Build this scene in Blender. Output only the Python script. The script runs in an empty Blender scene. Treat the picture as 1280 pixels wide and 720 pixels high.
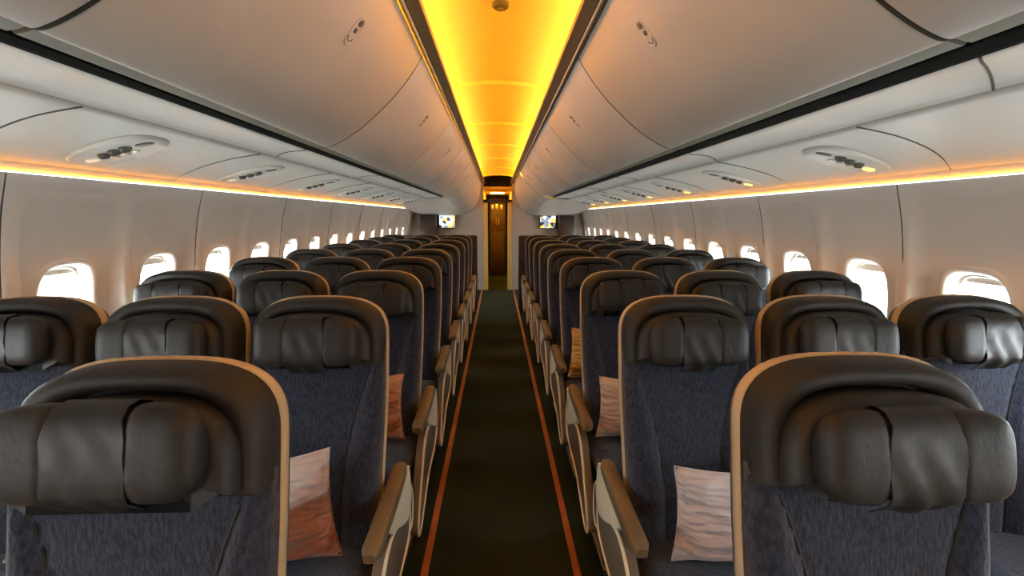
import bpy, bmesh, math, random
from mathutils import Vector, Matrix
random.seed(7)
C = bpy.context.scene.collection
S = bpy.context.scene
R = math.radians
PI = math.pi

# ------------------------------------------------------------------ camera
CAMZ = 1.50
cam_d = bpy.data.cameras.new('camera'); cam = bpy.data.objects.new('camera', cam_d); C.objects.link(cam)
cam_d.sensor_width = 36.0
cam_d.lens = 36.0 * 560.0 / 1280.0
cam_d.clip_start = 0.02
cam.location = (-0.015, 0.0, CAMZ)
cam.rotation_euler = (Matrix.Rotation(R(-1.94), 3, 'Z') @ Matrix.Rotation(R(90 - 9.03), 3, 'X') @ Matrix.Rotation(R(.25), 3, 'Z')).to_euler()
S.camera = cam

# ------------------------------------------------------------------ world + exposure
WORLD_STRENGTH = 24.0
COVE_STRENGTH = 25.0
WALLSTRIP_STRENGTH = 26.0
S.view_settings.view_transform = 'Standard'
S.view_settings.look = 'None'
S.view_settings.gamma = 1.0
S.view_settings.use_curve_mapping = False
S.view_settings.exposure = 0.55
w = bpy.data.worlds.new('overcast_sky'); S.world = w; w.use_nodes = True
nt = w.node_tree
bg = nt.nodes['Background']
tc = nt.nodes.new('ShaderNodeTexCoord'); sx = nt.nodes.new('ShaderNodeSeparateXYZ')
mr = nt.nodes.new('ShaderNodeValToRGB')
nt.links.new(tc.outputs['Generated'], sx.inputs[0]); nt.links.new(sx.outputs['Z'], mr.inputs[0])
mr.color_ramp.elements[0].position = 0.0; mr.color_ramp.elements[0].color = (0.62, 0.66, 0.68, 1)
mr.color_ramp.elements[1].position = 0.35; mr.color_ramp.elements[1].color = (0.80, 0.91, 1.0, 1)
nt.links.new(mr.outputs[0], bg.inputs['Color'])
bg.inputs['Strength'].default_value = WORLD_STRENGTH

# ------------------------------------------------------------------ materials
def mat(name, col, rough=0.6, spec=0.5, metal=0.0, emit=None, estr=0.0, sheen=0.0, coat=0.0):
    m = bpy.data.materials.new(name); m.use_nodes = True
    b = m.node_tree.nodes['Principled BSDF']
    b.inputs['Base Color'].default_value = (*col, 1)
    b.inputs['Roughness'].default_value = rough
    b.inputs['Specular IOR Level'].default_value = spec
    b.inputs['Metallic'].default_value = metal
    if sheen: b.inputs['Sheen Weight'].default_value = sheen
    if coat: b.inputs['Coat Weight'].default_value = coat
    if emit:
        b.inputs['Emission Color'].default_value = (*emit, 1)
        b.inputs['Emission Strength'].default_value = estr
    return m

def vary(m, scale, c1, c2, bump=0.0, kind='noise', detail=3.0, stretch=(1, 1, 1), bscale=None):
    """noise driven colour between c1 and c2 and an optional bump"""
    t = m.node_tree; b = t.nodes['Principled BSDF']
    tc = t.nodes.new('ShaderNodeTexCoord'); mp = t.nodes.new('ShaderNodeMapping')
    mp.inputs['Scale'].default_value = stretch
    t.links.new(tc.outputs['Object'], mp.inputs[0])
    n = t.nodes.new('ShaderNodeTexNoise'); n.inputs['Scale'].default_value = scale; n.inputs['Detail'].default_value = detail
    t.links.new(mp.outputs[0], n.inputs['Vector'])
    r = t.nodes.new('ShaderNodeValToRGB')
    r.color_ramp.elements[0].position = 0.35; r.color_ramp.elements[0].color = (*c1, 1)
    r.color_ramp.elements[1].position = 0.65; r.color_ramp.elements[1].color = (*c2, 1)
    t.links.new(n.outputs['Fac'], r.inputs[0]); t.links.new(r.outputs[0], b.inputs['Base Color'])
    if bump:
        n2 = t.nodes.new('ShaderNodeTexNoise'); n2.inputs['Scale'].default_value = bscale or scale
        n2.inputs['Detail'].default_value = detail
        t.links.new(mp.outputs[0], n2.inputs['Vector'])
        bp = t.nodes.new('ShaderNodeBump'); bp.inputs['Strength'].default_value = bump; bp.inputs['Distance'].default_value = 0.01
        t.links.new(n2.outputs['Fac'], bp.inputs['Height']); t.links.new(bp.outputs[0], b.inputs['Normal'])
    return m

M = {}
M['leather'] = vary(mat('dark_leather', (.05, .046, .042), .50, .38), 9, (.015, .0138, .0125), (.022, .0205, .019), .12, bscale=60)
M['leather_cover'] = vary(mat('cover_leather', (.055, .05, .046), .46, .42), 7, (.016, .0148, .0135), (.024, .0225, .021), .25, bscale=22)
M['leather_pad'] = vary(mat('surround_leather', (.06, .05, .042), .55, .35), 9, (.020, .0175, .015), (.027, .024, .020), .1, bscale=70)
M['fabric'] = vary(mat('navy_denim', (.04, .045, .075), .9, .2, sheen=.3), 160, (.013, .016, .029), (.036, .043, .070), .3, stretch=(1, .4, .4))
M['piping'] = mat('dark_piping', (.008, .008, .010), .7)
M['rim'] = vary(mat('tan_rim', (.50, .40, .27), .45, .4), 8, (.50, .375, .22), (.55, .42, .255))
M['shellback'] = mat('shell_back', (.10, .085, .07), .5)
M['arm_pad'] = vary(mat('brown_arm_pad', (.16, .105, .055), .45), 12, (.15, .105, .05), (.18, .125, .065), .08, bscale=80)
M['cream'] = vary(mat('cream_plastic', (.60, .52, .37), .4), 6, (.74, .65, .47), (.80, .71, .52))
M['brown_plastic'] = mat('brown_plastic', (.19, .14, .10), .45)
M['dark_plastic'] = mat('dark_plastic', (.03, .028, .028), .5)
M['metal'] = mat('leg_metal', (.35, .33, .30), .35, metal=.8)
M['bin'] = vary(mat('bin_plastic', (.62, .61, .60), .42, .4), 2, (.50, .465, .41), (.54, .50, .445))
M['lining'] = vary(mat('lining_plastic', (.72, .72, .68), .45, .4), 2, (.60, .595, .53), (.64, .635, .57))
M['wall'] = vary(mat('wall_plastic', (.74, .72, .70), .5, .35), 2, (.76, .69, .62), (.80, .73, .66))
M['white'] = mat('white_lip', (.85, .84, .80), .4)
M['olive'] = mat('olive_lip', (.20, .19, .13), .5)
M['black'] = mat('black_gap', (.006, .006, .004), .8)
M['seam'] = mat('seam_grey', (.09, .085, .07), .8)
M['binseam'] = mat('bin_seam', (.05, .042, .03), .8)
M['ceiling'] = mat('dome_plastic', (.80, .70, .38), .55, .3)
M['rail'] = mat('cove_rail', (.30, .19, .09), .35, .5)  # brown base colour carries the shade on the rail's underside
M['rail_bead'] = mat('cove_bead', (.75, .62, .42), .3, .5)
M['led'] = mat('amber_led', (.9, .5, .05), .5, emit=(1.0, .42, .003), estr=COVE_STRENGTH)
M['led_wall'] = mat('amber_led_wall', (.9, .6, .2), .5, emit=(1.0, .41, .010), estr=WALLSTRIP_STRENGTH)
M['lamp_amber'] = mat('amber_lamp', (.9, .6, .2), .5, emit=(1.0, .50, .06), estr=3.0)
M['lamp_warm'] = mat('warm_lamp', (.9, .8, .6), .5, emit=(1.0, .80, .50), estr=.25)
M['lamp_galley'] = mat('galley_lamp', (.9, .6, .2), .5, emit=(1.0, .52, .05), estr=36.0)
M['grey_part'] = mat('grey_part', (.12, .115, .10), .5)
M['orange_strip'] = vary(mat('orange_strip', (.55, .14, .03), .55), 14, (.36, .09, .022), (.46, .125, .03))
M['bulkhead'] = vary(mat('bulkhead_laminate', (.46, .42, .37), .5), 3, (.44, .40, .35), (.48, .44, .39))
M['divider'] = vary(mat('divider_cloth', (.05, .035, .03), .8), 6, (.045, .03, .028), (.06, .042, .035))
M['dark_wood'] = vary(mat('dark_cabinet', (.035, .018, .01), .5), 5, (.03, .016, .01), (.05, .026, .014))
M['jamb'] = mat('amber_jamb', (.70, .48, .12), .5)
M['steel'] = mat('galley_steel', (.6, .55, .45), .3, metal=.7)
M['shade'] = mat('window_shade', (.62, .58, .50), .6)

def carpet():
    m = mat('carpet', (.012, .014, .009), .95, .1)
    t = m.node_tree; b = t.nodes['Principled BSDF']
    tc = t.nodes.new('ShaderNodeTexCoord')
    n = t.nodes.new('ShaderNodeTexNoise'); n.inputs['Scale'].default_value = 220
    t.links.new(tc.outputs['Object'], n.inputs['Vector'])
    wv = t.nodes.new('ShaderNodeTexNoise'); wv.inputs['Scale'].default_value = 1.6; wv.inputs['Detail'].default_value = 1
    t.links.new(tc.outputs['Object'], wv.inputs['Vector'])
    ad = t.nodes.new('ShaderNodeMath'); ad.operation = 'MULTIPLY_ADD'; ad.inputs[1].default_value = .5
    t.links.new(n.outputs['Fac'], ad.inputs[0])
    ml = t.nodes.new('ShaderNodeMath'); ml.operation = 'MULTIPLY'; ml.inputs[1].default_value = .5
    t.links.new(wv.outputs['Fac'], ml.inputs[0]); t.links.new(ml.outputs[0], ad.inputs[2])
    r = t.nodes.new('ShaderNodeValToRGB')
    r.color_ramp.elements[0].position = .35; r.color_ramp.elements[0].color = (.015, .020, .010, 1)
    r.color_ramp.elements[1].position = .65; r.color_ramp.elements[1].color = (.036, .044, .024, 1)
    t.links.new(ad.outputs[0], r.inputs[0]); t.links.new(r.outputs[0], b.inputs['Base Color'])
    bp = t.nodes.new('ShaderNodeBump'); bp.inputs['Strength'].default_value = .4; bp.inputs['Distance'].default_value = .004
    t.links.new(n.outputs['Fac'], bp.inputs['Height']); t.links.new(bp.outputs[0], b.inputs['Normal'])
    return m
M['carpet'] = carpet()

def glass():
    m = bpy.data.materials.new('window_glass'); m.use_nodes = True
    t = m.node_tree; t.nodes.remove(t.nodes['Principled BSDF'])
    o = t.nodes['Material Output']
    a = t.nodes.new('ShaderNodeBsdfTransparent'); a.inputs[0].default_value = (.96, .98, .98, 1)
    g = t.nodes.new('ShaderNodeBsdfGlossy'); g.inputs['Roughness'].default_value = .02
    mx = t.nodes.new('ShaderNodeMixShader'); mx.inputs[0].default_value = .06
    t.links.new(a.outputs[0], mx.inputs[1]); t.links.new(g.outputs[0], mx.inputs[2])
    t.links.new(mx.outputs[0], o.inputs[0])
    return m
M['glass'] = glass()

def satin(name, c1, c2, thr=.0, soft=.04, dirv=(0, 0, 1)):
    """satin pillow cloth: one dyed area c1 and another c2 along direction dirv in the pillow's own space"""
    m = mat(name, c1, .36, .5, sheen=.3)
    t = m.node_tree; b = t.nodes['Principled BSDF']
    tc = t.nodes.new('ShaderNodeTexCoord')
    d = t.nodes.new('ShaderNodeVectorMath'); d.operation = 'DOT_PRODUCT'; d.inputs[1].default_value = dirv
    t.links.new(tc.outputs['Object'], d.inputs[0])
    n = t.nodes.new('ShaderNodeTexNoise'); n.inputs['Scale'].default_value = 14; n.inputs['Detail'].default_value = 2
    mp = t.nodes.new('ShaderNodeMapping'); mp.inputs['Rotation'].default_value = (0, R(35), 0); mp.inputs['Scale'].default_value = (.5, 1, 1.8)
    t.links.new(tc.outputs['Object'], mp.inputs[0]); t.links.new(mp.outputs[0], n.inputs['Vector'])
    ad = t.nodes.new('ShaderNodeMath'); ad.operation = 'MULTIPLY_ADD'; ad.inputs[1].default_value = .14
    t.links.new(n.outputs['Fac'], ad.inputs[0]); t.links.new(d.outputs['Value'], ad.inputs[2])
    r = t.nodes.new('ShaderNodeMapRange'); r.inputs['From Min'].default_value = thr + .07 - soft; r.inputs['From Max'].default_value = thr + .07 + soft
    t.links.new(ad.outputs[0], r.inputs['Value'])
    mx = t.nodes.new('ShaderNodeMix'); mx.data_type = 'RGBA'
    mx.inputs[6].default_value = (*c1, 1); mx.inputs[7].default_value = (*c2, 1)
    t.links.new(r.outputs[0], mx.inputs[0]); t.links.new(mx.outputs[2], b.inputs['Base Color'])
    bp = t.nodes.new('ShaderNodeBump'); bp.inputs['Strength'].default_value = .9; bp.inputs['Distance'].default_value = .06
    t.links.new(n.outputs['Fac'], bp.inputs['Height']); t.links.new(bp.outputs[0], b.inputs['Normal'])
    return m

def screen_mat(name, seed):
    m = bpy.data.materials.new(name); m.use_nodes = True
    t = m.node_tree; b = t.nodes['Principled BSDF']
    b.inputs['Base Color'].default_value = (.02, .02, .02, 1); b.inputs['Roughness'].default_value = .2
    tc = t.nodes.new('ShaderNodeTexCoord'); mp = t.nodes.new('ShaderNodeMapping'); mp.inputs['Location'].default_value = (seed, 0, seed)
    v = t.nodes.new('ShaderNodeTexVoronoi'); v.inputs['Scale'].default_value = 13
    t.links.new(tc.outputs['Object'], mp.inputs[0]); t.links.new(mp.outputs[0], v.inputs['Vector'])
    sp = t.nodes.new('ShaderNodeSeparateColor'); t.links.new(v.outputs['Color'], sp.inputs[0])
    r = t.nodes.new('ShaderNodeValToRGB'); r.color_ramp.interpolation = 'CONSTANT'
    e = r.color_ramp.elements
    e[0].position = 0; e[0].color = (.03, .04, .06, 1); e[1].position = .25; e[1].color = (.9, .95, 1, 1)
    for p, c in ((.5, (.95, .65, .1, 1)), (.65, (.25, .3, .38, 1)), (.8, (.8, .85, .95, 1))):
        k = e.new(p); k.color = c
    t.links.new(sp.outputs[0], r.inputs[0]); t.links.new(r.outputs[0], b.inputs['Emission Color'])
    b.inputs['Emission Strength'].default_value = 1.0
    return m

# ------------------------------------------------------------------ helpers
def props(o, label=None, cat=None, group=None, kind=None):
    if label: o['label'] = label
    if cat: o['category'] = cat
    if group: o['group'] = group
    if kind: o['kind'] = kind
    return o

def link(name, bm, m, parent=None, angle=40, recalc=True):
    if recalc: bmesh.ops.recalc_face_normals(bm, faces=bm.faces)
    me = bpy.data.meshes.new(name); bm.to_mesh(me); bm.free()
    for p in me.polygons: p.use_smooth = True
    me.set_sharp_from_angle(angle=R(angle))
    mats = m if isinstance(m, (list, tuple)) else [m]
    for k in mats: me.materials.append(M[k] if isinstance(k, str) else k)
    o = bpy.data.objects.new(name, me); C.objects.link(o)
    if parent: o.parent = parent
    return o

def struct(name, bm, m, angle=40, label=None):
    o = link(name, bm, m, None, angle); o['kind'] = 'structure'
    return o

def empty(name, loc, label, cat, group=None):
    o = bpy.data.objects.new(name, None); C.objects.link(o); o.location = loc
    o.empty_display_size = .05
    return props(o, label, cat, group)

def copy_tree(o, parent=None):
    c = o.copy(); C.objects.link(c); c.parent = parent
    for ch in list(kids[o.name]):
        k = ch.copy(); C.objects.link(k); k.parent = c
        for g in list(kids.get(ch.name, [])):
            q = g.copy(); C.objects.link(q); q.parent = k
    return c
kids = {}
def note_kids(root):
    kids[root.name] = list(root.children)
    for ch in root.children: kids[ch.name] = list(ch.children)

def loft(bm, rings, closed=True, cap0=False, cap1=False, mi=0, loop_rings=False):
    vs = [[bm.verts.new(p) for p in r] for r in rings]
    n = len(rings[0]); m = n if closed else n - 1
    last = len(vs) if loop_rings else len(vs) - 1
    for i in range(last):
        a = vs[i]; b = vs[(i + 1) % len(vs)]
        for j in range(m):
            f = bm.faces.new((a[j], a[(j + 1) % n], b[(j + 1) % n], b[j])); f.material_index = mi
    if cap0: f = bm.faces.new(vs[0][::-1]); f.material_index = mi
    if cap1: f = bm.faces.new(vs[-1]); f.material_index = mi
    return vs

def box(bm, x0, x1, y0, y1, z0, z1, bev=0.0, seg=2):
    r = bmesh.ops.create_cube(bm, size=1)
    vs = r['verts']
    for v in vs:
        v.co = Vector(((x0 + x1) / 2 + v.co.x * (x1 - x0), (y0 + y1) / 2 + v.co.y * (y1 - y0), (z0 + z1) / 2 + v.co.z * (z1 - z0)))
    if bev:
        es = {e for v in vs for e in v.link_edges}
        bmesh.ops.bevel(bm, geom=list(es), offset=bev, segments=seg, affect='EDGES', profile=.5)

def tube(bm, pts, rad, n=8, closed=False, cap=True):
    pts = [Vector(p) for p in pts]; rings = []
    up = None
    L = len(pts)
    for i, p in enumerate(pts):
        if closed: t = (pts[(i + 1) % L] - pts[i - 1])
        else: t = (pts[min(i + 1, L - 1)] - pts[max(i - 1, 0)])
        t.normalize()
        if up is None:
            up = Vector((0, 0, 1)) if abs(t.z) < .9 else Vector((1, 0, 0))
        s = t.cross(up).normalized(); up = s.cross(t).normalized()
        r = rad[i] if isinstance(rad, (list, tuple)) else rad
        rings.append([p + r * (math.cos(2 * PI * k / n) * s + math.sin(2 * PI * k / n) * up) for k in range(n)])
    loft(bm, rings, True, cap and not closed, cap and not closed, loop_rings=closed)

def prism(bm, pts2, x0, x1, bev=0.0):
    """polygon in (y, z) extruded from x0 to x1, with a small bevel ring"""
    cy = sum(p[0] for p in pts2) / len(pts2); cz = sum(p[1] for p in pts2) / len(pts2)
    def ring(x, s): 
        out = []
        for (y, z) in pts2:
            dy, dz = cy - y, cz - z; L = math.hypot(dy, dz) or 1
            out.append((x, y + dy / L * s, z + dz / L * s))
        return out
    sg = 1 if x1 > x0 else -1
    rs = [ring(x0, bev), ring(x0 + sg * bev, 0), ring(x1 - sg * bev, 0), ring(x1, bev)] if bev else [ring(x0, 0), ring(x1, 0)]
    loft(bm, rs, True, True, True)

def smooth_poly(pts, it=2, closed=True):
    for _ in range(it):
        out = []
        n = len(pts)
        if not closed: out.append(pts[0])
        for i in range(n if closed else n - 1):
            a = pts[i]; b = pts[(i + 1) % n]
            out.append(tuple(.75 * a[k] + .25 * b[k] for k in range(len(a))))
            out.append(tuple(.25 * a[k] + .75 * b[k] for k in range(len(a))))
        if not closed: out.append(pts[-1])
        pts = out
    return pts

def sgn(v): return 1 if v >= 0 else -1
def superell(t, a, b, n):
    c, s = math.cos(t), math.sin(t)
    return a * sgn(c) * abs(c) ** (2 / n), b * sgn(s) * abs(s) ** (2 / n)

def interp(tab, v):
    if v <= tab[0][0]: return tab[0][1]
    for (a, x), (b, y) in zip(tab, tab[1:]):
        if v <= b: return x + (y - x) * (v - a) / (b - a)
    return tab[-1][1]

# ------------------------------------------------------------------ cabin shell
Y0, Y1 = -2.6, 9.2
SIDES = ((-1, 'left'), (1, 'right'))
bm = bmesh.new(); box(bm, -1.9, 1.9, Y0, 12.2, -.05, 0); struct('floor', bm, 'carpet')
for s, nm in SIDES:
    bm = bmesh.new(); box(bm, s * .325 - .016, s * .325 + .016, Y0, Y1, 0, .004, .002, 1)
    struct('trim_%d' % (1 if s < 0 else 2), bm, 'orange_strip')

# outer hull above the walls, closing the cabin to the sky
bm = bmesh.new()
loft(bm, [[(x, y, z) for x, z in ((-1.60, 1.645), (-1.80, 1.645), (-1.80, 1.9), (-1.3, 2.45), (-.5, 2.7), (.5, 2.7), (1.3, 2.45), (1.80, 1.9), (1.80, 1.645), (1.60, 1.645))] for y in (Y0 - .1, 12.3)], closed=False, cap0=True, cap1=True)
struct('trim_500', bm, 'wall').name = 'ceiling_hull'
bm = bmesh.new(); box(bm, -1.9, 1.9, 12.2, 12.3, 0, 2.5); struct('wall_end', bm, 'wall')

# side walls: one bay of .508 m for each window, a shallow round-cornered recess in each bay
WP = [(-1.5, 1.50), (-1.3, 1.60), (-1.0, 1.70), (-.8, 1.742), (-.6, 1.757), (-.45, 1.757), (-.3, 1.747), (-.15, 1.727), (0, 1.698), (.07, 1.678), (.142, 1.655), (.2, 1.64)]
def wx(h): 
    # smoothed wall profile, x from the aisle's centre line at height h above the lens
    return (interp(WP, h - .04) + interp(WP, h) + interp(WP, h + .04)) / 3
BAY = .508
HT, HB = .142, -.86
N = 96
def rrect(cu, cv, a, b, n, tw=0.0):
    out = []
    for k in range(N):
        t = 2 * PI * (k + .5) / N
        # even spacing along the outline
        x, y = superell(t, a, b, n)
        out.append((cu + x * (1 + tw * y), cv + y))
    return out
def rect_from(ring, u0, u1, v0, v1, cu, cv):
    out = []
    for (u, v) in ring:
        du, dv = u - cu, v - cv
        k = 1e9
        if du: k = min(k, ((u1 if du > 0 else u0) - cu) / du)
        if dv: k = min(k, ((v1 if dv > 0 else v0) - cv) / dv)
        out.append((cu + du * k, cv + dv * k))
    # snap corners
    for (uu, vv) in ((u0, v0), (u0, v1), (u1, v0), (u1, v1)):
        j = min(range(N), key=lambda q: (out[q][0] - uu) ** 2 + (out[q][1] - vv) ** 2)
        out[j] = (uu, vv)
    return out
def dep(v):
    return .046 * (interp([(-.9, 1.75), (-.5, 1.65), (-.3, 1.35), (-.1, .75), (.05, .35), (.15, .2)], v) - 1)
def wd(h): return wx(h) + dep(h)
WC = -.372          # window centre height from the lens
def bay_rings():
    cu, cv = 0, WC
    g = []
    g.append((rrect(cu, cv, .108, .155, 3.4), .082))
    g.append((rrect(cu, cv, .112, .160, 3.4), .080))
    g.append((rrect(cu, cv, .116, .166, 3.4), .042))
    g.append((rrect(cu, cv, .124, .175, 3.4), .028))
    g.append((rrect(cu, cv, .134, .186, 3.4), .026))
    g.append((rrect(cu, cv, .142, .194, 3.4), .038))
    g.append((rrect(cu, cv, .155, .23, 3.6), .042))
    g.append((rrect(cu, cv + .0, .18, .32, 4.2), .046))
    g.append((rrect(cu, cv + .0, .195, .40, 5.5), .046))
    g.append((rrect(cu, cv - .0, .203, .430, 6.5), .038))
    g.append((rrect(cu, cv - .0, .222, .450, 7.5), .008))
    g.append((rrect(cu, cv - .0, .234, .462, 8), .0))
    g.append((rect_from(g[-1][0], -BAY / 2, BAY / 2, HB, HT, cu, cv), .0))
    return g
BR = bay_rings()
WIN_Y = {-1: [1.89 + BAY * k for k in range(-8, 14)], 1: [1.61 + BAY * k for k in range(-8, 15)]}
for s, nm in SIDES:
    bm = bmesh.new()
    for yc in WIN_Y[s]:
        rings = [[(s * (wx(v) + off + dep(v) * (1 if k < 9 else (.8, .15, 0, 0)[k - 9])), yc + u, CAMZ + v) for (u, v) in ring] for k, (ring, off) in enumerate(BR)]
        loft(bm, rings)
    ya, yb = WIN_Y[s][0] - BAY / 2, WIN_Y[s][-1] + BAY / 2
    lo = [HB - (HB + 1.5) * k / 8 for k in range(9)]
    loft(bm, [[(s * wx(h), y, CAMZ + h) for h in lo] for y in (ya, yb)], closed=False)
    if yb < 12.2: 
        full = [HT - (HT + 1.5) * k / 20 for k in range(21)]
        loft(bm, [[(s * wx(h), y, CAMZ + h) for h in full] for y in (yb, 12.2)], closed=False)
    bmesh.ops.remove_doubles(bm, verts=bm.verts, dist=.0004)
    o = struct('wall_' + nm, bm, 'wall', 50)
    # outer skin closing the light out around the windows
    for i, yc in enumerate(WIN_Y[s]):
        b2 = bmesh.new()
        fr = [[(s * (wd(v) + off), yc + u, CAMZ + v) for (u, v) in rrect(0, WC, a, b, 3.4)]
              for a, b, off in ((.113, .161, .084), (.104, .151, .084), (.098, .145, .100), (.113, .161, .102))]
        loft(b2, fr, loop_rings=True)
        f = link('window_%d' % (i + 1 if s < 0 else i + 1 + len(WIN_Y[-1])), b2, 'white')
        f['kind'] = 'structure'
        b3 = bmesh.new()
        vs = [b3.verts.new((s * (wd(v) + .094), yc + u, CAMZ + v)) for (u, v) in rrect(0, WC, .102, .149, 3.4)]
        b3.faces.new(vs); link('window_pane', b3, 'glass', f)
        b4 = bmesh.new()
        depth = (.022, .034, .02, .03)[i % 4]
        top = WC + .150
        ring0 = []
        for k in range(13):
            u = -.1 + .2 * k / 12
            vt = WC + .150 * (1 - (abs(u) / .1015) ** 3.4) ** (1 / 3.4)
            ring0.append((u, vt))
        loft(b4, [[(s * (wd(v) + .086), yc + u, CAMZ + v) for u, v in ring0],
                  [(s * (wd(top - depth) + .086), yc + u, CAMZ + min(v, top - depth)) for u, v in ring0],
                  [(s * (wd(top - depth) + .078), yc + u, CAMZ + min(v, top - depth)) for u, v in ring0],
                  [(s * (wd(top) + .078), yc + u, CAMZ + v) for u, v in ring0]], closed=False)
        link('window_shade', b4, 'shade', f)

# portals that help the renderer find the daylight coming through each window
for s, nm in SIDES:
    for yc in WIN_Y[s]:
        l = bpy.data.lights.new('daylight_portal', 'AREA'); l.shape = 'RECTANGLE'; l.size = .22; l.size_y = .32
        l.cycles.is_portal = True
        o = bpy.data.objects.new('daylight_portal', l); C.objects.link(o)
        o.location = (s * (wd(WC) + .13), yc, CAMZ + WC)
        o.rotation_euler = (R(90), 0, R(90 * s))

# panel joints in the walls
tn = 3
for s, nm in SIDES:
    j0 = 1.596 if s < 0 else 1.864
    for k in range(-1, 8):
        y = j0 + 2 * BAY * k
        if y > Y1: continue
        bm = bmesh.new()
        hs = [HT - .004 - (HT + 1.45) * q / 40 for q in range(41)]
        tube(bm, [(s * (wx(h) - .0005), y, CAMZ + h) for h in hs], .0022, 6)
        struct('trim_%d' % tn, bm, 'seam'); tn += 1

# overhead lining: from the black slot behind the bins out to the lit cornice above the windows
CX, CH = 1.052, .270            # crease
LX, LH = 1.595, .172            # outer edge above the light strip
for s, nm in SIDES:
    prof = [(.832, .40), (.834, .30), (.838, .284), (.862, .281), (.91, .286), (.97, .287), (1.02, .281), (CX - .008, .272)]
    prof = smooth_poly(prof, 2, False)
    bm = bmesh.new(); loft(bm, [[(s * x, y, CAMZ + h) for x, h in prof] for y in (Y0, 7.0, Y1)], closed=False)
    struct('ceiling_rail_' + nm, bm, 'lining', 60).name = 'trim_%d' % tn; tn += 1
    p2 = smooth_poly([(CX, .276), (CX + .003, CH), (1.2, .248), (1.4, .212), (LX - .03, LH + .003), (LX, LH)], 1, False)
    bm = bmesh.new(); loft(bm, [[(s * x, y, CAMZ + h) for x, h in p2] for y in (Y0, Y1)], closed=False)
    struct('trim_%d' % tn, bm, 'lining', 60); tn += 1
    # crease groove
    bm = bmesh.new(); box(bm, s * (CX - .002) - .006, s * (CX - .002) + .006, Y0, Y1, CAMZ + .2745, CAMZ + .290); struct('trim_%d' % tn, bm, 'seam'); tn += 1
    # white lip
    p3 = [(LX - .002, LH + .004), (LX + .004, LH - .002), (LX + .016, LH - .018), (LX + .020, LH - .023), (LX + .026, LH - .019), (LX + .026, LH + .01)]
    bm = bmesh.new(); loft(bm, [[(s * x, y, CAMZ + h) for x, h in p3] for y in (Y0, Y1)], closed=False)
    struct('trim_%d' % tn, bm, 'white', 60); tn += 1
    # amber strip lamp in the cornice
    bm = bmesh.new(); box(bm, s * (LX + .043) - .013, s * (LX + .043) + .013, Y0, Y1 - .15, CAMZ + .149, CAMZ + .156, .001, 1)
    o = link('cornice_light', bm, 'led_wall')
    props(o, 'amber light strip along the top of the %s window wall' % nm, 'light strip')
    # roof over the cornice so no daylight leaks in
    bm = bmesh.new(); loft(bm, [[(s * x, y, CAMZ + h) for x, h in ((LX + .022, .165), (1.72, .165), (1.72, .13))] for y in (Y0, Y1)], closed=False)
    struct('trim_%d' % tn, bm, 'white', 60); tn += 1
    # black slot between bins and lining
    bm = bmesh.new(); loft(bm, [[(s * x, y, CAMZ + h) for x, h in ((.745, .36), (.75, .38), (.80, .38), (.826, .36), (.830, .297), (.834, .286), (.840, .283))] for y in (Y0, 6.89)], closed=False)
    struct('trim_%d' % tn, bm, 'black', 10); tn += 1
    # joints across the rail under the bins
    for k in range(0, 6):
        y = .79 + 1.22 * k
        bm = bmesh.new()
        tube(bm, [(s * x, y + .03 + .16 * (x - .84) / .21, CAMZ + h - .0005) for x, h in smooth_poly([(.842, .284), (.862, .281), (.91, .286), (.97, .287), (1.02, .281), (CX - .008, .272)], 2, False)], .0026, 6)
        struct('trim_%d' % tn, bm, 'seam'); tn += 1
    # arched joints of the lining
    for k in range(-1, 10):
        y = 1.36 + .86 * k if s > 0 else 1.22 + .86 * k
        if y > Y1 - .2: continue
        bm = bmesh.new()
        pts = []
        for q in range(13):
            f = q / 12; x = CX + .006 + (LX - CX - .01) * f
            h = interp([(CX, CH), (1.2, .248), (1.4, .212), (LX, LH)], x)
            pts.append((s * x, y + .22 * f * f, CAMZ + h - .0004))
        tube(bm, pts, .0026, 6)
        struct('trim_%d' % tn, bm, 'seam'); tn += 1

# ceiling dome over the aisle, in ribbed lengths
HR = .661
def dome_prof(r=0):
    out = []
    for k in range(25):
        t = PI * k / 24
        out.append((-(.47 - r) * math.cos(t), .676 + (.162 - r) * math.sin(t) ** .8))
    return out
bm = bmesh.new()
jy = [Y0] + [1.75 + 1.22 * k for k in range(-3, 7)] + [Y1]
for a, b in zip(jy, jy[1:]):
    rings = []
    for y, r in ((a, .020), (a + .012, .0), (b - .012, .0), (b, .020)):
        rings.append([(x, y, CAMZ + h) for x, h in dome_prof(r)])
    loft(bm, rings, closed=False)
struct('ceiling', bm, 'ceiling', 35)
for s, nm in SIDES:
    # rail hiding the cove lamp
    pr = [(.252, HR + .014), (.250, HR + .006), (.255, HR - .002), (.296, HR - .006), (.300, HR - .002), (.318, HR - .002), (.328, HR + .004), (.328, HR + .03)]
    bm = bmesh.new(); loft(bm, [[(s * x, y, CAMZ + h) for x, h in pr] + [(s * .33, y, CAMZ + HR + .03), (s * .30, y, CAMZ + HR + .012)] for y in (Y0, Y1)], closed=True, cap0=True, cap1=True)
    struct('trim_%d' % tn, bm, 'rail', 30); tn += 1
    bm = bmesh.new(); tube(bm, [(s * .306, Y0, CAMZ + HR - .006), (s * .306, Y1, CAMZ + HR - .006)], .0052, 10)
    struct('trim_%d' % tn, bm, 'rail_bead'); tn += 1
    bm = bmesh.new(); box(bm, s * .395 - .022, s * .395 + .022, Y0 + .1, Y1 - .05, CAMZ + HR + .028, CAMZ + HR + .036)
    o = link('cove_light', bm, 'led')
    props(o, 'amber cove light along the %s edge of the aisle ceiling' % nm, 'light strip')
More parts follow.
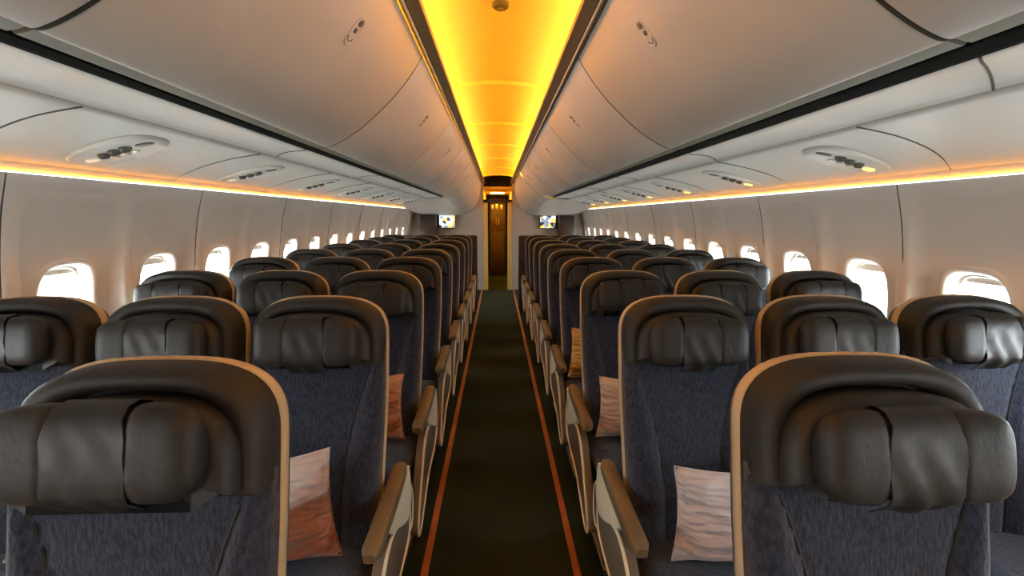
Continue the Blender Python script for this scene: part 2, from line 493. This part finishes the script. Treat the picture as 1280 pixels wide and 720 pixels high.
# smoke detector
e = empty('smoke_detector', (0, 1.93, CAMZ + .829), 'small grey smoke detector in the middle of the amber ceiling', 'smoke detector')
bm = bmesh.new(); loft(bm, [[(r * math.cos(2 * PI * k / 24), r * math.sin(2 * PI * k / 24), z) for k in range(24)] for r, z in ((.034, .006), (.034, -.006), (.028, -.012), (.02, -.013))], cap0=True, cap1=True)
link('housing', bm, 'grey_part', e)
bm = bmesh.new(); loft(bm, [[(r * math.cos(2 * PI * k / 16), r * math.sin(2 * PI * k / 16), z) for k in range(16)] for r, z in ((.012, -.012), (.010, -.020), (.004, -.022))], cap0=True, cap1=True)
link('sensor', bm, 'grey_part', e)

# ------------------------------------------------------------------ overhead bins
BP = [(.325, .668), (.345, .632), (.385, .575), (.436, .515), (.480, .470), (.525, .430), (.579, .383), (.630, .347), (.680, .318), (.722, .299), (.742, .294), (.752, .299)]
BPs = smooth_poly(BP, 2, False)
ORD = ['nearest', 'second', 'third', 'fourth', 'fifth', 'sixth', 'seventh', 'eighth', 'ninth', 'tenth', 'eleventh', 'twelfth']
def bin_point(f):
    L = [0]
    for a, b in zip(BPs, BPs[1:]): L.append(L[-1] + math.dist(a, b))
    t = f * L[-1]
    for i in range(len(BPs) - 1):
        if t <= L[i + 1]:
            k = (t - L[i]) / (L[i + 1] - L[i])
            a, b = BPs[i], BPs[i + 1]
            tx, tz = b[0] - a[0], b[1] - a[1]; q = math.hypot(tx, tz)
            return (a[0] + k * tx, a[1] + k * tz, tx / q, tz / q)
    return (*BPs[-1], 1, 0)
def make_bin(s, nm):
    g = 'overhead bins on the %s side' % nm
    e = empty('overhead_bin', (0, 0, CAMZ), 'x', 'overhead bin', g)
    Lb = 1.22
    n = len(BPs)
    back = [(.752, .36), (.752, .60), (.6, .645), (.36, .668)]
    def ring(y, ins):
        out = []
        for i, (x, h) in enumerate(BPs):
            a = BPs[max(i - 1, 0)]; b = BPs[min(i + 1, n - 1)]
            tx, tz = b[0] - a[0], b[1] - a[1]; q = math.hypot(tx, tz); nx, nz = -tz / q, tx / q   # points away from the aisle
            out.append((s * (x + nx * ins), y, h + nz * ins))
        return out + [(s * x, y, h) for x, h in back]
    bm = bmesh.new()
    loft(bm, [ring(.0015, .012), ring(.004, .004), ring(.010, 0), ring(Lb - .010, 0), ring(Lb - .004, .004), ring(Lb - .0015, .012)], cap0=True, cap1=True)
    link('bin_door', bm, 'bin', e, 50)
    # lower lip
    bm = bmesh.new()
    lp = [(.744, .300), (.752, .299), (.770, .294), (.784, .292), (.789, .297), (.787, .312), (.745, .33)]
    loft(bm, [[(s * x, y, h) for x, h in lp] for y in (.006, Lb - .006)], cap0=True, cap1=True)
    link('bin_lip', bm, 'olive', e, 50)
    # seam strip filling the gap towards the next bin
    bm = bmesh.new()
    pts = []
    for i in range(0, n):
        x, h = BPs[i]; a = BPs[max(i - 1, 0)]; b = BPs[min(i + 1, n - 1)]
        tx, tz = b[0] - a[0], b[1] - a[1]; q = math.hypot(tx, tz)
        pts.append((s * (x - tz / q * .0035), Lb, h + tx / q * .0035))
    tube(bm, pts, .0035, 6)
    link('end_seal', bm, 'binseam', e)
    # latch: oval recess plate with rings and two dark buttons
    x, h, tx, tz = bin_point(.29)
    def fr(u, v, w):    # u along profile (downwards), v along the aisle, w out of the surface
        nx, nz = tz, -tx
        return (s * (x + tx * u + nx * w), Lb / 2 + v, h + tz * u + nz * w)
    bm = bmesh.new()
    def oval(a, b, w, n=28): return [fr(superell(2 * PI * k / n, a, b, 2.4)[0], superell(2 * PI * k / n, a, b, 2.4)[1], w) for k in range(n)]
    loft(bm, [oval(.046, .026, -.002), oval(.046, .026, .0015), oval(.043, .023, .003), oval(.041, .021, .001), oval(.02, .01, -.0005)], cap1=True)
    lt = link('latch', bm, 'bin', e)
    bm = bmesh.new()
    def disc(bm, cu, cv, r, w0, w1, n=16):
        loft(bm, [[fr(cu + rr * math.cos(2 * PI * k / n), cv + rr * math.sin(2 * PI * k / n), w) for k in range(n)] for rr, w in ((r, w0), (r, w1), (r * .8, w1 + .001))], cap0=True, cap1=True)
    disc(bm, -.028, 0, .010, 0, .004); link('lock_button', bm, 'grey_part', lt)
    bm = bmesh.new(); disc(bm, -.003, 0, .008, 0, .003); link('lock_button', bm, 'grey_part', lt)
    bm = bmesh.new()
    tube(bm, [fr(.02 + .012 * math.cos(t), .016 * math.sin(t), .002) for t in [PI * (q / 10 - .5) for q in range(11)]], .0012, 6)
    link('latch_ring', bm, 'seam', lt)
    note_kids(e)
    return e
for s, nm in SIDES:
    e0 = make_bin(s, nm); first = True
    for k in range(-1, 6):
        y = .79 + 1.22 * (k - 1)
        e = e0 if first else copy_tree(e0); first = False
        e.location.y = y
        e.location.z = CAMZ + (-.007 if s < 0 else .001)
        if k < 0:
            lab = 'pale overhead bin on the %s side behind the viewer, %s one back' % (nm, ('second', 'first')[k + 2])
        elif k == 0:
            lab = 'pale overhead bin cut off by the top %s corner of the picture' % nm
        else:
            lab = '%s full pale curved overhead bin from the camera on the %s side' % (['', 'nearest', 'second', 'third', 'fourth', 'fifth'][k], nm)
        e['label'] = lab

# tapering soffit beyond the last bins
for s, nm in SIDES:
    endp = smooth_poly([(.325, .668), (.335, .58), (.35, .45), (.40, .30), (.47, .18), (.56, .09), (.68, .045), (.80, .03), (1.0, .03), (1.25, .03), (1.45, .04), (1.62, .08)], 2, False)
    n = len(endp)
    beg = [(x, h) for x, h in BPs]
    ext = smooth_poly([(.756, .30), (.80, .279), (.9, .282), (1.05, .268), (1.3, .23), (1.5, .19), (1.62, .17)], 2, False)
    beg = beg + ext
    def resample(p, n):
        L = [0]
        for a, b in zip(p, p[1:]): L.append(L[-1] + math.dist(a, b))
        out = []
        for k in range(n):
            t = L[-1] * k / (n - 1)
            i = 0
            while i < len(p) - 2 and L[i + 1] < t: i += 1
            q = (t - L[i]) / max(1e-9, L[i + 1] - L[i])
            out.append((p[i][0] + q * (p[i + 1][0] - p[i][0]), p[i][1] + q * (p[i + 1][1] - p[i][1])))
        return out
    A, B = resample(beg, 60), resample(endp, 60)
    bm = bmesh.new()
    rings = []
    for y, f in ((6.895, 0), (7.3, .02), (7.8, .12), (8.3, .45), (8.7, .82), (9.0, 1), (9.2, 1)):
        rings.append([(s * (a[0] * (1 - f) + b[0] * f), y, CAMZ + a[1] * (1 - f) + b[1] * f - (.003 if f == 0 else .004)) for a, b in zip(A, B)])
    loft(bm, rings, closed=False)
    struct('trim_%d' % tn, bm, 'bin', 60); tn += 1

# ------------------------------------------------------------------ passenger service units
def make_psu(s, nm):
    e = empty('service_panel', (0, 0, CAMZ), 'x', 'service panel', 'service panels above the %s seats' % nm)
    x0, h0 = 1.335, .2235; tx, tz = .984, -.176
    def P(u, v, w):
        return (s * (x0 + tx * u - .0 * w), v, h0 + tz * u - w)
    def oval(cu, cv, a, b, w, n=32, ex=2.6, shear=0.0):
        out = []
        for k in range(n):
            p, q = superell(2 * PI * k / n, a, b, ex)
            out.append(P(cu + p, cv + q + shear * p, w))
        return out
    bm = bmesh.new()
    loft(bm, [oval(0, 0, .20, .115, -.012, shear=.35), oval(0, 0, .20, .115, .004, shear=.35), oval(0, 0, .190, .105, .011, shear=.35), oval(0, 0, .15, .075, .008, shear=.35)], cap1=True)
    link('panel', bm, 'lining', e)
    for j in range(3):
        bm = bmesh.new(); cu = -.06 + .052 * j; cv = -.02 + .35 * cu
        loft(bm, [oval(cu, cv, .019, .019, .004, 16, 2), oval(cu, cv, .019, .019, .013, 16, 2), oval(cu, cv, .013, .013, .022, 16, 2), oval(cu, cv, .009, .009, .015, 16, 2)], cap0=True, cap1=True)
        link('air_vent', bm, 'grey_part', e)
    for j in range(3):
        bm = bmesh.new(); cu = -.05 + .05 * j; cv = .035 + .35 * cu
        loft(bm, [oval(cu, cv, .013, .013, .004, 16, 2), oval(cu, cv, .013, .013, .012, 16, 2), oval(cu, cv, .010, .010, .013, 16, 2)], cap0=True, cap1=True)
        link('reading_light', bm, 'steel', e)
    bm = bmesh.new(); loft(bm, [oval(.125, .04, .022, .013, .004), oval(.125, .04, .022, .013, .012), oval(.125, .04, .018, .010, .014)], cap0=True, cap1=True)
    link('sign_lamp', bm, 'lamp_warm', e)
    bm = bmesh.new(); loft(bm, [oval(-.13, -.045, .03, .013, .004), oval(-.13, -.045, .03, .013, .012), oval(-.13, -.045, .026, .010, .013)], cap0=True, cap1=True)
    link('speaker_grille', bm, 'grey_part', e)
    note_kids(e)
    return e
for s, nm in SIDES:
    e0 = make_psu(s, nm)
    for k in range(8):
        e = e0 if k == 0 else copy_tree(e0)
        e.location.y = (1.74 if s > 0 else 1.66) + .86 * k
        e['label'] = 'pale oval panel of vents and reading lights, %s from the camera above the %s seats' % (ORD[k], nm)
        if s > 0 and k == 0:
            for ch in e.children:
                if ch.name.startswith('sign_lamp'):
                    ch.data = ch.data.copy(); ch.data.materials[0] = M['lamp_amber']; ch['label'] = 'glowing amber lamp'
                    ch.scale = (1, 1, 1)

# ------------------------------------------------------------------ end of the cabin
bm = bmesh.new(); box(bm, -1.9, 1.9, Y0 - .06, Y0, 0, 2.5); struct('wall_front', bm, 'bulkhead')
yb = Y1
for s, nm in SIDES:
    bm = bmesh.new(); box(bm, min(s * .285, s * 1.9), max(s * .285, s * 1.9), yb, yb + .05, 0, 2.5); 
    struct('wall_back' + ('' if s < 0 else '_2'), bm, 'bulkhead').name = 'wall_back_' + nm
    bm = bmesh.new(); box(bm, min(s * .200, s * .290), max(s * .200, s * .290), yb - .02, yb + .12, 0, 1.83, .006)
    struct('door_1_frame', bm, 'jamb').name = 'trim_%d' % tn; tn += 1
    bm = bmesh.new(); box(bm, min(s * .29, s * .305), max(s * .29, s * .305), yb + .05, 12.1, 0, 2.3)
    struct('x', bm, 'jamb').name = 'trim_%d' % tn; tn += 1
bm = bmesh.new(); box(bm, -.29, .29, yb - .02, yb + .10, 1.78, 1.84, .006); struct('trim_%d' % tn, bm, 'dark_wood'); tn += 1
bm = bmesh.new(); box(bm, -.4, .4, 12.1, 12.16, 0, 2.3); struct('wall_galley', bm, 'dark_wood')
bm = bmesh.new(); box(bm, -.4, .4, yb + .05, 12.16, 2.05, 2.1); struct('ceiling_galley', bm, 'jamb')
# galley cabinet seen through the doorway
e = empty('galley_cabinet', (0, 11.5, 0), 'dark brown galley cabinet seen through the doorway at the aisle end', 'cabinet')
bm = bmesh.new(); box(bm, -.2, .2, 0, .5, 0, 1.95, .01); link('body', bm, 'dark_wood', e)
bm = bmesh.new(); box(bm, -.17, -.01, -.012, 0, 1.15, 1.60, .004); d = link('door', bm, 'dark_wood', e)
bm = bmesh.new(); tube(bm, [(-.03, -.02, 1.30), (-.03, -.03, 1.34), (-.03, -.03, 1.42), (-.03, -.02, 1.46)], .006); link('handle', bm, 'steel', d)
bm = bmesh.new(); box(bm, .01, .17, -.012, 0, 1.15, 1.60, .004); d = link('door', bm, 'dark_wood', e)
bm = bmesh.new(); tube(bm, [(.03, -.02, 1.30), (.03, -.03, 1.34), (.03, -.03, 1.42), (.03, -.02, 1.46)], .006); link('handle', bm, 'steel', d)
bm = bmesh.new(); box(bm, -.17, .17, -.012, 0, .1, 1.10, .004); link('lower_panel', bm, 'dark_wood', e)
for k, x in enumerate((-.13, -.02, .10)):
    bm = bmesh.new(); box(bm, x - .035, x + .035, -.02, .01, 1.68, 1.80 + .02 * (k % 2), .01); link('latch_plate', bm, 'steel', e)
# galley lamp
e = empty('galley_light', (0, 10.6, 2.05), 'amber ceiling light inside the end doorway', 'ceiling light')
bm = bmesh.new(); box(bm, -.16, .16, -.2, .2, -.012, 0, .004); link('diffuser', bm, 'lamp_galley', e)
bm = bmesh.new(); box(bm, -.17, .17, -.21, .21, -.006, .002, .002); link('frame', bm, 'steel', e)

for s, nm in SIDES:
    # half height divider before the bulkhead
    e = empty('divider', (0, 6.95, 0), 'low dark flat-topped divider behind the last %s seats' % nm, 'divider')
    bm = bmesh.new(); box(bm, min(s * .32, s * 1.60), max(s * .32, s * 1.60), 0, .05, .04, 1.215, .02, 3); link('panel', bm, 'divider', e)
    bm = bmesh.new(); box(bm, min(s * .34, s * 1.4), max(s * .34, s * 1.4), .01, .04, 0, .05, .003); link('base', bm, 'dark_plastic', e)
    # tall dark closet by the wall
    e = empty('closet', (s * 1.36, 9.0, 0), 'tall dark brown closet against the end wall on the %s' % nm, 'closet')
    bm = bmesh.new(); box(bm, -.15, .15, -.12, .19, 0, 1.53, .01); link('body', bm, 'dark_wood', e)
    bm = bmesh.new(); box(bm, -.135, .135, -.132, -.118, .06, 1.48, .004); d = link('door', bm, 'dark_wood', e)
    bm = bmesh.new(); tube(bm, [(.11, -.134, .95), (.11, -.15, .97), (.11, -.15, 1.05), (.11, -.134, 1.07)], .005); link('handle', bm, 'steel', d)
    # monitor
    mx = s * 1.01
    e = empty('monitor', (mx, 9.13, 1.40), 'small bright video monitor on the end wall, %s of the doorway' % nm, 'monitor', 'monitors on the end wall')
    bm = bmesh.new(); box(bm, -.17, .17, -.04, .03, -.135, .135, .012); link('housing', bm, 'dark_plastic', e)
    bm = bmesh.new(); box(bm, -.155, .155, -.044, -.038, -.12, .12, .002); link('screen', bm, screen_mat('screen_picture_' + nm, 3 if s < 0 else 9), e)
    bm = bmesh.new(); box(bm, -.05, .05, .03, .07, -.05, .05, .004); link('bracket', bm, 'dark_plastic', e)

# ------------------------------------------------------------------ seats
RB = R(11)
BH = .83
yb0, zb0 = -BH * math.sin(RB), 1.25 - BH * math.cos(RB)
def Q(a, b, c):
    return (a, yb0 + b * math.sin(RB) - c * math.cos(RB), zb0 + b * math.cos(RB) + c * math.sin(RB))
def halfw(b):
    return interp([(0, .190), (.25, .198), (.5, .209), (.9, .209)], b)
def outline(ins, b0, n=3.0, hc=.142, top=BH):
    """closed outline, open at nothing: right side up, over the crown, left side down"""
    pts = []
    T = top - ins; yc = T - (hc - ins * .35); W = .209 - ins
    for k in range(9):
        b = b0 + (yc - b0) * k / 9
        pts.append((halfw(b) - ins, b))
    for k in range(25):
        t = PI * k / 24
        x, y = superell(t, W, T - yc, n)
        pts.append((x, yc + y))
    for k in range(8, -1, -1):
        b = b0 + (yc - b0) * k / 9
        pts.append((-(halfw(b) - ins), b))
    return pts
def ring_of(pts, c, crown=0.0):
    out = []
    for a, b in pts: out.append(Q(a, b, c + crown * (1 - (a / .22) ** 2)))
    return out
AX = .232     # armrest centre from the seat centre

def make_seat(kind, side):
    """kind: aisle / inner;  side: -1 = left of the aisle, 1 = right.  aisle side of seat = -side"""
    e = empty('passenger_seat', (0, 0, 0), 'x', 'seat')
    # shell: curved tan-edged tray
    bm = bmesh.new()
    loft(bm, [ring_of(outline(.0055, -.008), -.030), ring_of(outline(.001, -.01), -.026), ring_of(outline(.0, -.01), -.010),
              ring_of(outline(.002, -.01), -.005), ring_of(outline(.005, -.01), -.004), ring_of(outline(.006, -.01), -.012)], cap0=True, cap1=True)
    link('rim', bm, 'rim', e, 45)
    bm = bmesh.new()
    loft(bm, [ring_of(outline(.050, .03), -.080), ring_of(outline(.026, .01), -.072), ring_of(outline(.010, .0), -.050), ring_of(outline(.005, -.008), -.030)], cap0=True, cap1=True)
    link('shell', bm, 'shellback', e, 45)
    # leather surround at the top
    bm = bmesh.new()
    b0 = .612
    loft(bm, [ring_of(outline(.007, b0), -.020), ring_of(outline(.0055, b0), -.002), ring_of(outline(.008, b0), .020), ring_of(outline(.013, b0 + .002), .042), ring_of(outline(.021, b0 + .005), .055), ring_of(outline(.030, b0 + .008), .059),
              ring_of(outline(.042, b0 + .014), .056), ring_of(outline(.048, b0 + .018), .048), ring_of(outline(.050, b0 + .02), .020)], cap0=True, cap1=True)
    link('head_surround', bm, 'leather_pad', e, 60)
    # fabric back
    bm = bmesh.new()
    rings = []
    nb = 34
    for k in range(nb + 1):
        b = -.02 + (.645 + .02) * k / nb
        W = halfw(b) - .009
        row = []
        for q in range(33):
            u = -1 + 2 * q / 32
            us = interp([(0, .46), (.2, .46), (.34, .50), (.44, .58), (.53, .70), (.62, .86)], b)
            lum = .012 * math.exp(-((b - .22) / .13) ** 2)
            c = .046 + lum
            d = abs(u) - us
            if d > 0: c += .020 * math.sin(min(1, d / (1.0 - us)) * PI) * (1 - .6 * max(0, (b - .35) / .3))
            c -= .006 * math.exp(-(d / .035) ** 2)
            edge = max(0, abs(u) - .90) / .10
            c -= .020 * edge ** 2
            tp = max(0, (b - .612) / .033); c -= .024 * tp ** 2
            row.append(Q(u * W, b, c))
        row += [Q(W + .003, b, .018), Q(W + .003, b, -.020), Q(-W - .003, b, -.020), Q(-W - .003, b, .018)]
        rings.append(row)
    loft(bm, rings, True, True, True)
    bk = link('backrest', bm, 'fabric', e, 60)
    for sg in (-1, 1):
        bm = bmesh.new(); pts = []
        for k in range(30):
            b = .0 + .60 * k / 29
            us = interp([(0, .46), (.2, .46), (.34, .50), (.44, .58), (.53, .70), (.62, .86)], b)
            lum = .012 * math.exp(-((b - .22) / .13) ** 2)
            pts.append(Q(sg * us * (halfw(b) - .009), b, .0425 + lum))
        tube(bm, pts, .0042, 6); link('piping', bm, 'piping', bk)
    bm = bmesh.new(); pts = []
    for k in range(17):
        u = (-1 + k / 8) * .485; pts.append(Q(u * (halfw(.30) - .009), .30 - .004 * math.cos(u * 3), .0455 + .012 * math.exp(-((.30 - .22) / .13) ** 2)))
    tube(bm, pts, .0028, 6); link('piping', bm, 'piping', bk)
    # sliding plate behind the headrest
    bm = bmesh.new(); top = BH - .020
    loft(bm, [ring_of(outline(.036, .626, top=top), .015), ring_of(outline(.036, .626, top=top), .066), ring_of(outline(.041, .630, top=top), .084), ring_of(outline(.052, .636, top=top), .092), ring_of(outline(.09, .65, top=top), .093)], cap0=True, cap1=True)
    link('headrest_plate', bm, 'leather', e, 60)
    # headrest, with wings and a loose cover
    bc = BH - .137
    def sect(a, hb, hc, cc, n=28, ex=3.0, db=0.0, flat=0.0):
        out = []
        for k in range(n):
            c, b = superell(2 * PI * k / n, hc, hb, ex)
            out.append(Q(a, bc + db + b, cc + c))
        return out
    def cc(a): return .106 + .22 * a * a + .22 * max(0, abs(a) - .09) ** 1.2
    bm = bmesh.new()
    rs = []
    for k in range(13):
        a = -.066 + .132 * k / 12
        rs.append(sect(a, .066, .028, cc(a)))
    loft(bm, rs, True, True, True)
    hd = link('headrest', bm, 'leather', e, 60)
    for sg in (-1, 1):
        bm = bmesh.new(); rs = []
        for k in range(15):
            f = k / 14; a = sg * (.053 + (.149 - .053) * f)
            if f < .12: sh = .90 + .10 * math.sin(f / .12 * PI / 2)
            else: sh = (1 - ((f - .12) / .88) ** 3.2) ** (1 / 2.6) if f < 1 else .10
            sh = max(sh, .14)
            rs.append(sect(a, .071 * (.35 + .65 * sh) if f > .12 else .071 * sh, .031 * max(sh, .3), cc(a) + .004 - .012 * (1 - sh)))
        loft(bm, rs, True, True, True)
        link('headrest_wing', bm, 'leather', hd, 60)
    bm = bmesh.new(); rs = []
    nA = 17
    # cover: sheet that goes over the top, down the front and hangs loose below
    path = [(.078, .020, 0), (.086, .036, 0), (.0875, .060, 0)]
    cov = []
    for (b, c) in ((.02, -.033), (.06, -.033), (.079, -.022), (.0865, 0), (.080, .022), (.060, .0325), (.03, .0345), (0, .035), (-.03, .0345), (-.060, .032), (-.076, .024), (-.086, .012), (-.100, -.004), (-.108, -.014)):
        row = []
        for q in range(nA):
            u = -1 + 2 * q / (nA - 1); a = u * (.0575 - (.006 if b > .05 else 0) - .10 * max(0, -.05 - b))
            wob = .0025 * math.sin(u * 7 + b * 60) * (1 if b < .02 else .3) + (.006 * math.sin(u * 4.5 + 1) if b < -.08 else 0)
            row.append(Q(a, bc + b * .87, cc(a) + c + wob))
        rs.append(row)
    rs2 = [[Vector(p) - Vector(Q(0, 0, .003)) + Vector(Q(0, 0, 0)) for p in r] for r in rs]
    vs = loft(bm, rs, closed=False)
    vs2 = loft(bm, rs2, closed=False)
    for i in range(len(rs) - 1):
        for j in (0, nA - 1): bm.faces.new((vs[i][j], vs[i + 1][j], vs2[i + 1][j], vs2[i][j]))
    for i in (0, len(rs) - 1):
        for j in range(nA - 1): bm.faces.new((vs[i][j], vs[i][j + 1], vs2[i][j + 1], vs2[i][j]))
    link('headrest_cover', bm, 'leather_cover', hd, 60)
    # seat cushion
    bm = bmesh.new(); rs = []
    for k in range(19):
        f = k / 18; y = -.15 - .40 * f
        hw = .192 * (1 - .04 * f); 
        zt = .512 + .02 * math.sin(f * PI * .9) ; zl = .395
        if f > .88: q = (f - .88) / .12; zt -= .045 * q * q; zl += .015 * q * q; hw -= .01 * q * q
        ring = []
        for j in range(36):
            x, z = superell(2 * PI * j / 36, hw, (zt - zl) / 2, 4.5)
            dip = -.008 * math.cos(x / hw * PI / 2) if z > 0 else 0
            ring.append((x, y, (zt + zl) / 2 + z + dip))
        rs.append(ring)
    loft(bm, rs, True, True, True)
    cu = link('seat_cushion', bm, 'fabric', e, 50)
    bm = bmesh.new(); tube(bm, [(.17 - .36 * k / 14 if 0 else -.17 + .34 * k / 14, -.38 - .03 * math.sin(PI * k / 14), (.5255) - .004 * math.cos((k / 7 - 1) * PI / 2)) for k in range(15)], .0022, 6)
    link('piping', bm, 'piping', cu)
    # frame below
    bm = bmesh.new(); box(bm, -.19, .19, -.52, -.10, .33, .39, .012); link('seat_frame', bm, 'dark_plastic', e)
    for y in (-.46, -.16):
        for sg in (-1, 1):
            bm = bmesh.new(); tube(bm, [(sg * .14, y, .335), (sg * .14, y + (.03 if y < -.3 else -.02), .17), (sg * .14, y + (.05 if y < -.3 else -.04), .0)], [.019, .015, .017], 10)
            link('leg', bm, 'metal', e)
    bm = bmesh.new(); box(bm, -.12, .12, -.14, -.10, .06, .30, .008); link('life_vest_pouch', bm, 'dark_plastic', e)
    # armrests
    def pad(x, y0=0.0):
        bm = bmesh.new(); rs = []
        for k in range(17):
            f = k / 16; y = y0 - (.40 + y0) * f
            zt = .680 - .025 * f; th = .040 + .012 * math.sin(PI * min(1, f * 1.1)); 
            hw = .025 if abs(x) > .23 else .014
            if f < .08: s_ = .6 + .4 * math.sin(f / .08 * PI / 2)
            elif f > .94: s_ = .6 + .4 * math.cos((f - .94) / .06 * PI / 2)
            else: s_ = 1
            rs.append([(x + p, y, zt - th / 2 + q) for p, q in [superell(2 * PI * j / 20, hw * s_, th / 2 * s_, 4) for j in range(20)]])
        loft(bm, rs, True, True, True)
        return bm
    if kind == 'aisle':
        a = -side
        ar = link('armrest', pad(a * AX), 'arm_pad', e, 50)
        # cream end of the pad's underside and the fin below
        bm = bmesh.new()
        fin = smooth_poly([(.012, .665), (.030, .60), (.034, .50), (-.02, .475), (-.10, .505), (-.18, .555), (-.235, .575), (-.262, .61), (-.31, .630), (-.31, .645)], 1)
        prism(bm, fin, a * (AX + .002), a * (AX + .024), .003); link('arm_fin', bm, 'cream', ar, 40)
        bm = bmesh.new()
        pan = smooth_poly([(.03, .50), (-.08, .51), (-.20, .565), (-.29, .56), (-.37, .50), (-.45, .40), (-.52, .30), (-.53, .25), (-.48, .24), (-.38, .29), (-.24, .36), (-.10, .37), (.02, .40)], 2)
        prism(bm, pan, a * (AX - .018), a * (AX + .016), .004); sp = link('side_panel', bm, 'brown_plastic', e, 40)
        bm = bmesh.new(); tube(bm, [(a * (AX + .016), y, z) for y, z in pan], .0055, 8, closed=True); link('edge_trim', bm, 'cream', sp)
        bm = bmesh.new()
        dsk = [(.072 + .050 * math.cos(t), .45 + .085 * math.sin(t)) for t in [2 * PI * q / 36 for q in range(36)]]
        prism(bm, dsk, a * (AX - .035), a * (AX + .008), .006); hc = link('hinge_cover', bm, 'dark_plastic', e, 40)
        bm = bmesh.new(); tube(bm, [(a * (AX + .006), y, z) for y, z in dsk], .0065, 8, closed=True); link('edge_trim', bm, 'cream', hc)
        # leg foot rail on the aisle side
        bm = bmesh.new(); box(bm, a * .14 - .02, a * .14 + .02, -.46, -.12, .0, .025, .006); link('foot_rail', bm, 'metal', e)
        ar2 = link('armrest', pad(-a * .220, -.13), 'dark_plastic', e, 50)
    else:
        a = -side
        ar2 = link('armrest', pad(side * .220, -.13), 'dark_plastic', e, 50)
    note_kids(e)
    return e

ROWS = [.755, 1.43, 2.13, 2.84, 3.55, 4.26, 4.97, 5.68, 6.39]
COLS = {-1: [('aisle', .574), ('middle', 1.016), ('window', 1.458)], 1: [('aisle', .594), ('middle', 1.058), ('window', 1.522)]}
for s, nm in SIDES:
    protoA = make_seat('aisle', s); protoI = make_seat('inner', s)
    usedA = usedI = False
    for r, y in enumerate(ROWS):
        for cname, x in COLS[s]:
            if r == 0 and cname != 'aisle': continue
            if cname == 'aisle':
                e = protoA if not usedA else copy_tree(protoA); usedA = True
            else:
                e = protoI if not usedI else copy_tree(protoI); usedI = True
            dx = (.026 if s > 0 else -.016) if r == 0 else 0
            e.location = (s * x + dx, y, 0)
            if r == 0:
                e.location.z = .012
            e['group'] = 'passenger seats'
            if r == 0:
                lab = 'largest, nearest dark leather and navy aisle seat, on the %s, cut by the frame' % nm
            else:
                lab = 'navy %s seat with dark leather headrest, %s row from the camera, %s of aisle' % (cname, ORD[r], nm)
            e['label'] = lab
            # headrests are slid to slightly different heights
            k = {(0, -1): .012, (0, 1): -.008}.get((r, s), 0) if cname == 'aisle' and r == 0 else random.uniform(-.012, .014)
            u = Vector((0, math.sin(RB), math.cos(RB))) * k
            for ch in e.children:
                if ch.name.startswith('headrest') and not ch.name.startswith('headrest_plate'):
                    ch.location = u

# ------------------------------------------------------------------ pillows
def pillow(loc, w, h, t, rot, m, label):
    bm = bmesh.new()
    n = 22
    def pt(u, v, sd):
        e = (1 - abs(u) ** 3.2) ** .5 * (1 - abs(v) ** 3.2) ** .5
        pin = 1 - .10 * (1 - abs(u) ** 2) * abs(v) ** 3
        pin2 = 1 - .10 * (1 - abs(v) ** 2) * abs(u) ** 3
        wr = .005 * math.sin(9 * u + 5 * v) * (abs(u) ** 2 + abs(v) ** 2) * e
        return (u * w / 2 * pin2, sd * (t / 2 * e + .001) + wr, v * h / 2 * pin)
    for sd in (-1, 1):
        loft(bm, [[pt(-1 + 2 * i / n, -1 + 2 * j / n, sd) for i in range(n + 1)] for j in range(n + 1)], closed=False)
    bmesh.ops.remove_doubles(bm, verts=bm.verts, dist=.0025)
    o = link('pillow', bm, m, None, 80)
    o.location = loc; o.rotation_euler = rot
    props(o, label, 'pillow', 'satin pillows on the seats')
    # sewn edge
    bm = bmesh.new()
    pts = []
    for (a, b) in (((-1, -1), (1, -1)), ((1, -1), (1, 1)), ((1, 1), (-1, 1)), ((-1, 1), (-1, -1))):
        for k in range(12):
            f = k / 12; p = pt(a[0] + (b[0] - a[0]) * f, a[1] + (b[1] - a[1]) * f, 0); pts.append((p[0], 0, p[2]))
    tube(bm, pts, .003, 6, closed=True)
    link('hem', bm, m, o)
    return o
rust = satin('rust_satin', (.30, .085, .03), (.62, .52, .48), .02, .03, (-.35, 0, .94))
pink = satin('pale_pink_satin', (.56, .38, .32), (.62, .55, .55), .03, .06, (-.5, 0, .6))
pink2 = satin('pink_tan_satin', (.55, .36, .27), (.62, .44, .30), .05, .06, (0, 0, 1))
orange = satin('orange_satin', (.42, .12, .03), (.50, .22, .10), .08, .03, (0, 0, 1))
gold = satin('gold_satin', (.66, .36, .06), (.45, .18, .04), -.02, .03, (.7, 0, .5))
LEAN = R(-12)
pillow((-.630, 1.43 - .270, .685), .32, .30, .11, (LEAN, R(-7), R(4)), rust, 'rust and white satin pillow on the second left aisle seat')
pillow((.645, 1.43 - .285, .655), .31, .265, .11, (LEAN, R(2), R(-4)), pink, 'pale pink satin pillow on the second right aisle seat, nearest on the right')
pillow((.58, 2.13 - .275, .665), .30, .265, .11, (LEAN, R(3), R(-4)), pink2, 'pinkish tan pillow on the third right aisle seat')
pillow((-.572, 2.13 - .275, .68), .30, .28, .11, (LEAN, 0, R(6)), orange, 'rust orange pillow on the third left aisle seat')
pillow((.568, 2.84 - .275, .69), .30, .30, .11, (LEAN, R(4), R(-4)), gold, 'golden yellow patterned pillow on the fourth right aisle seat')
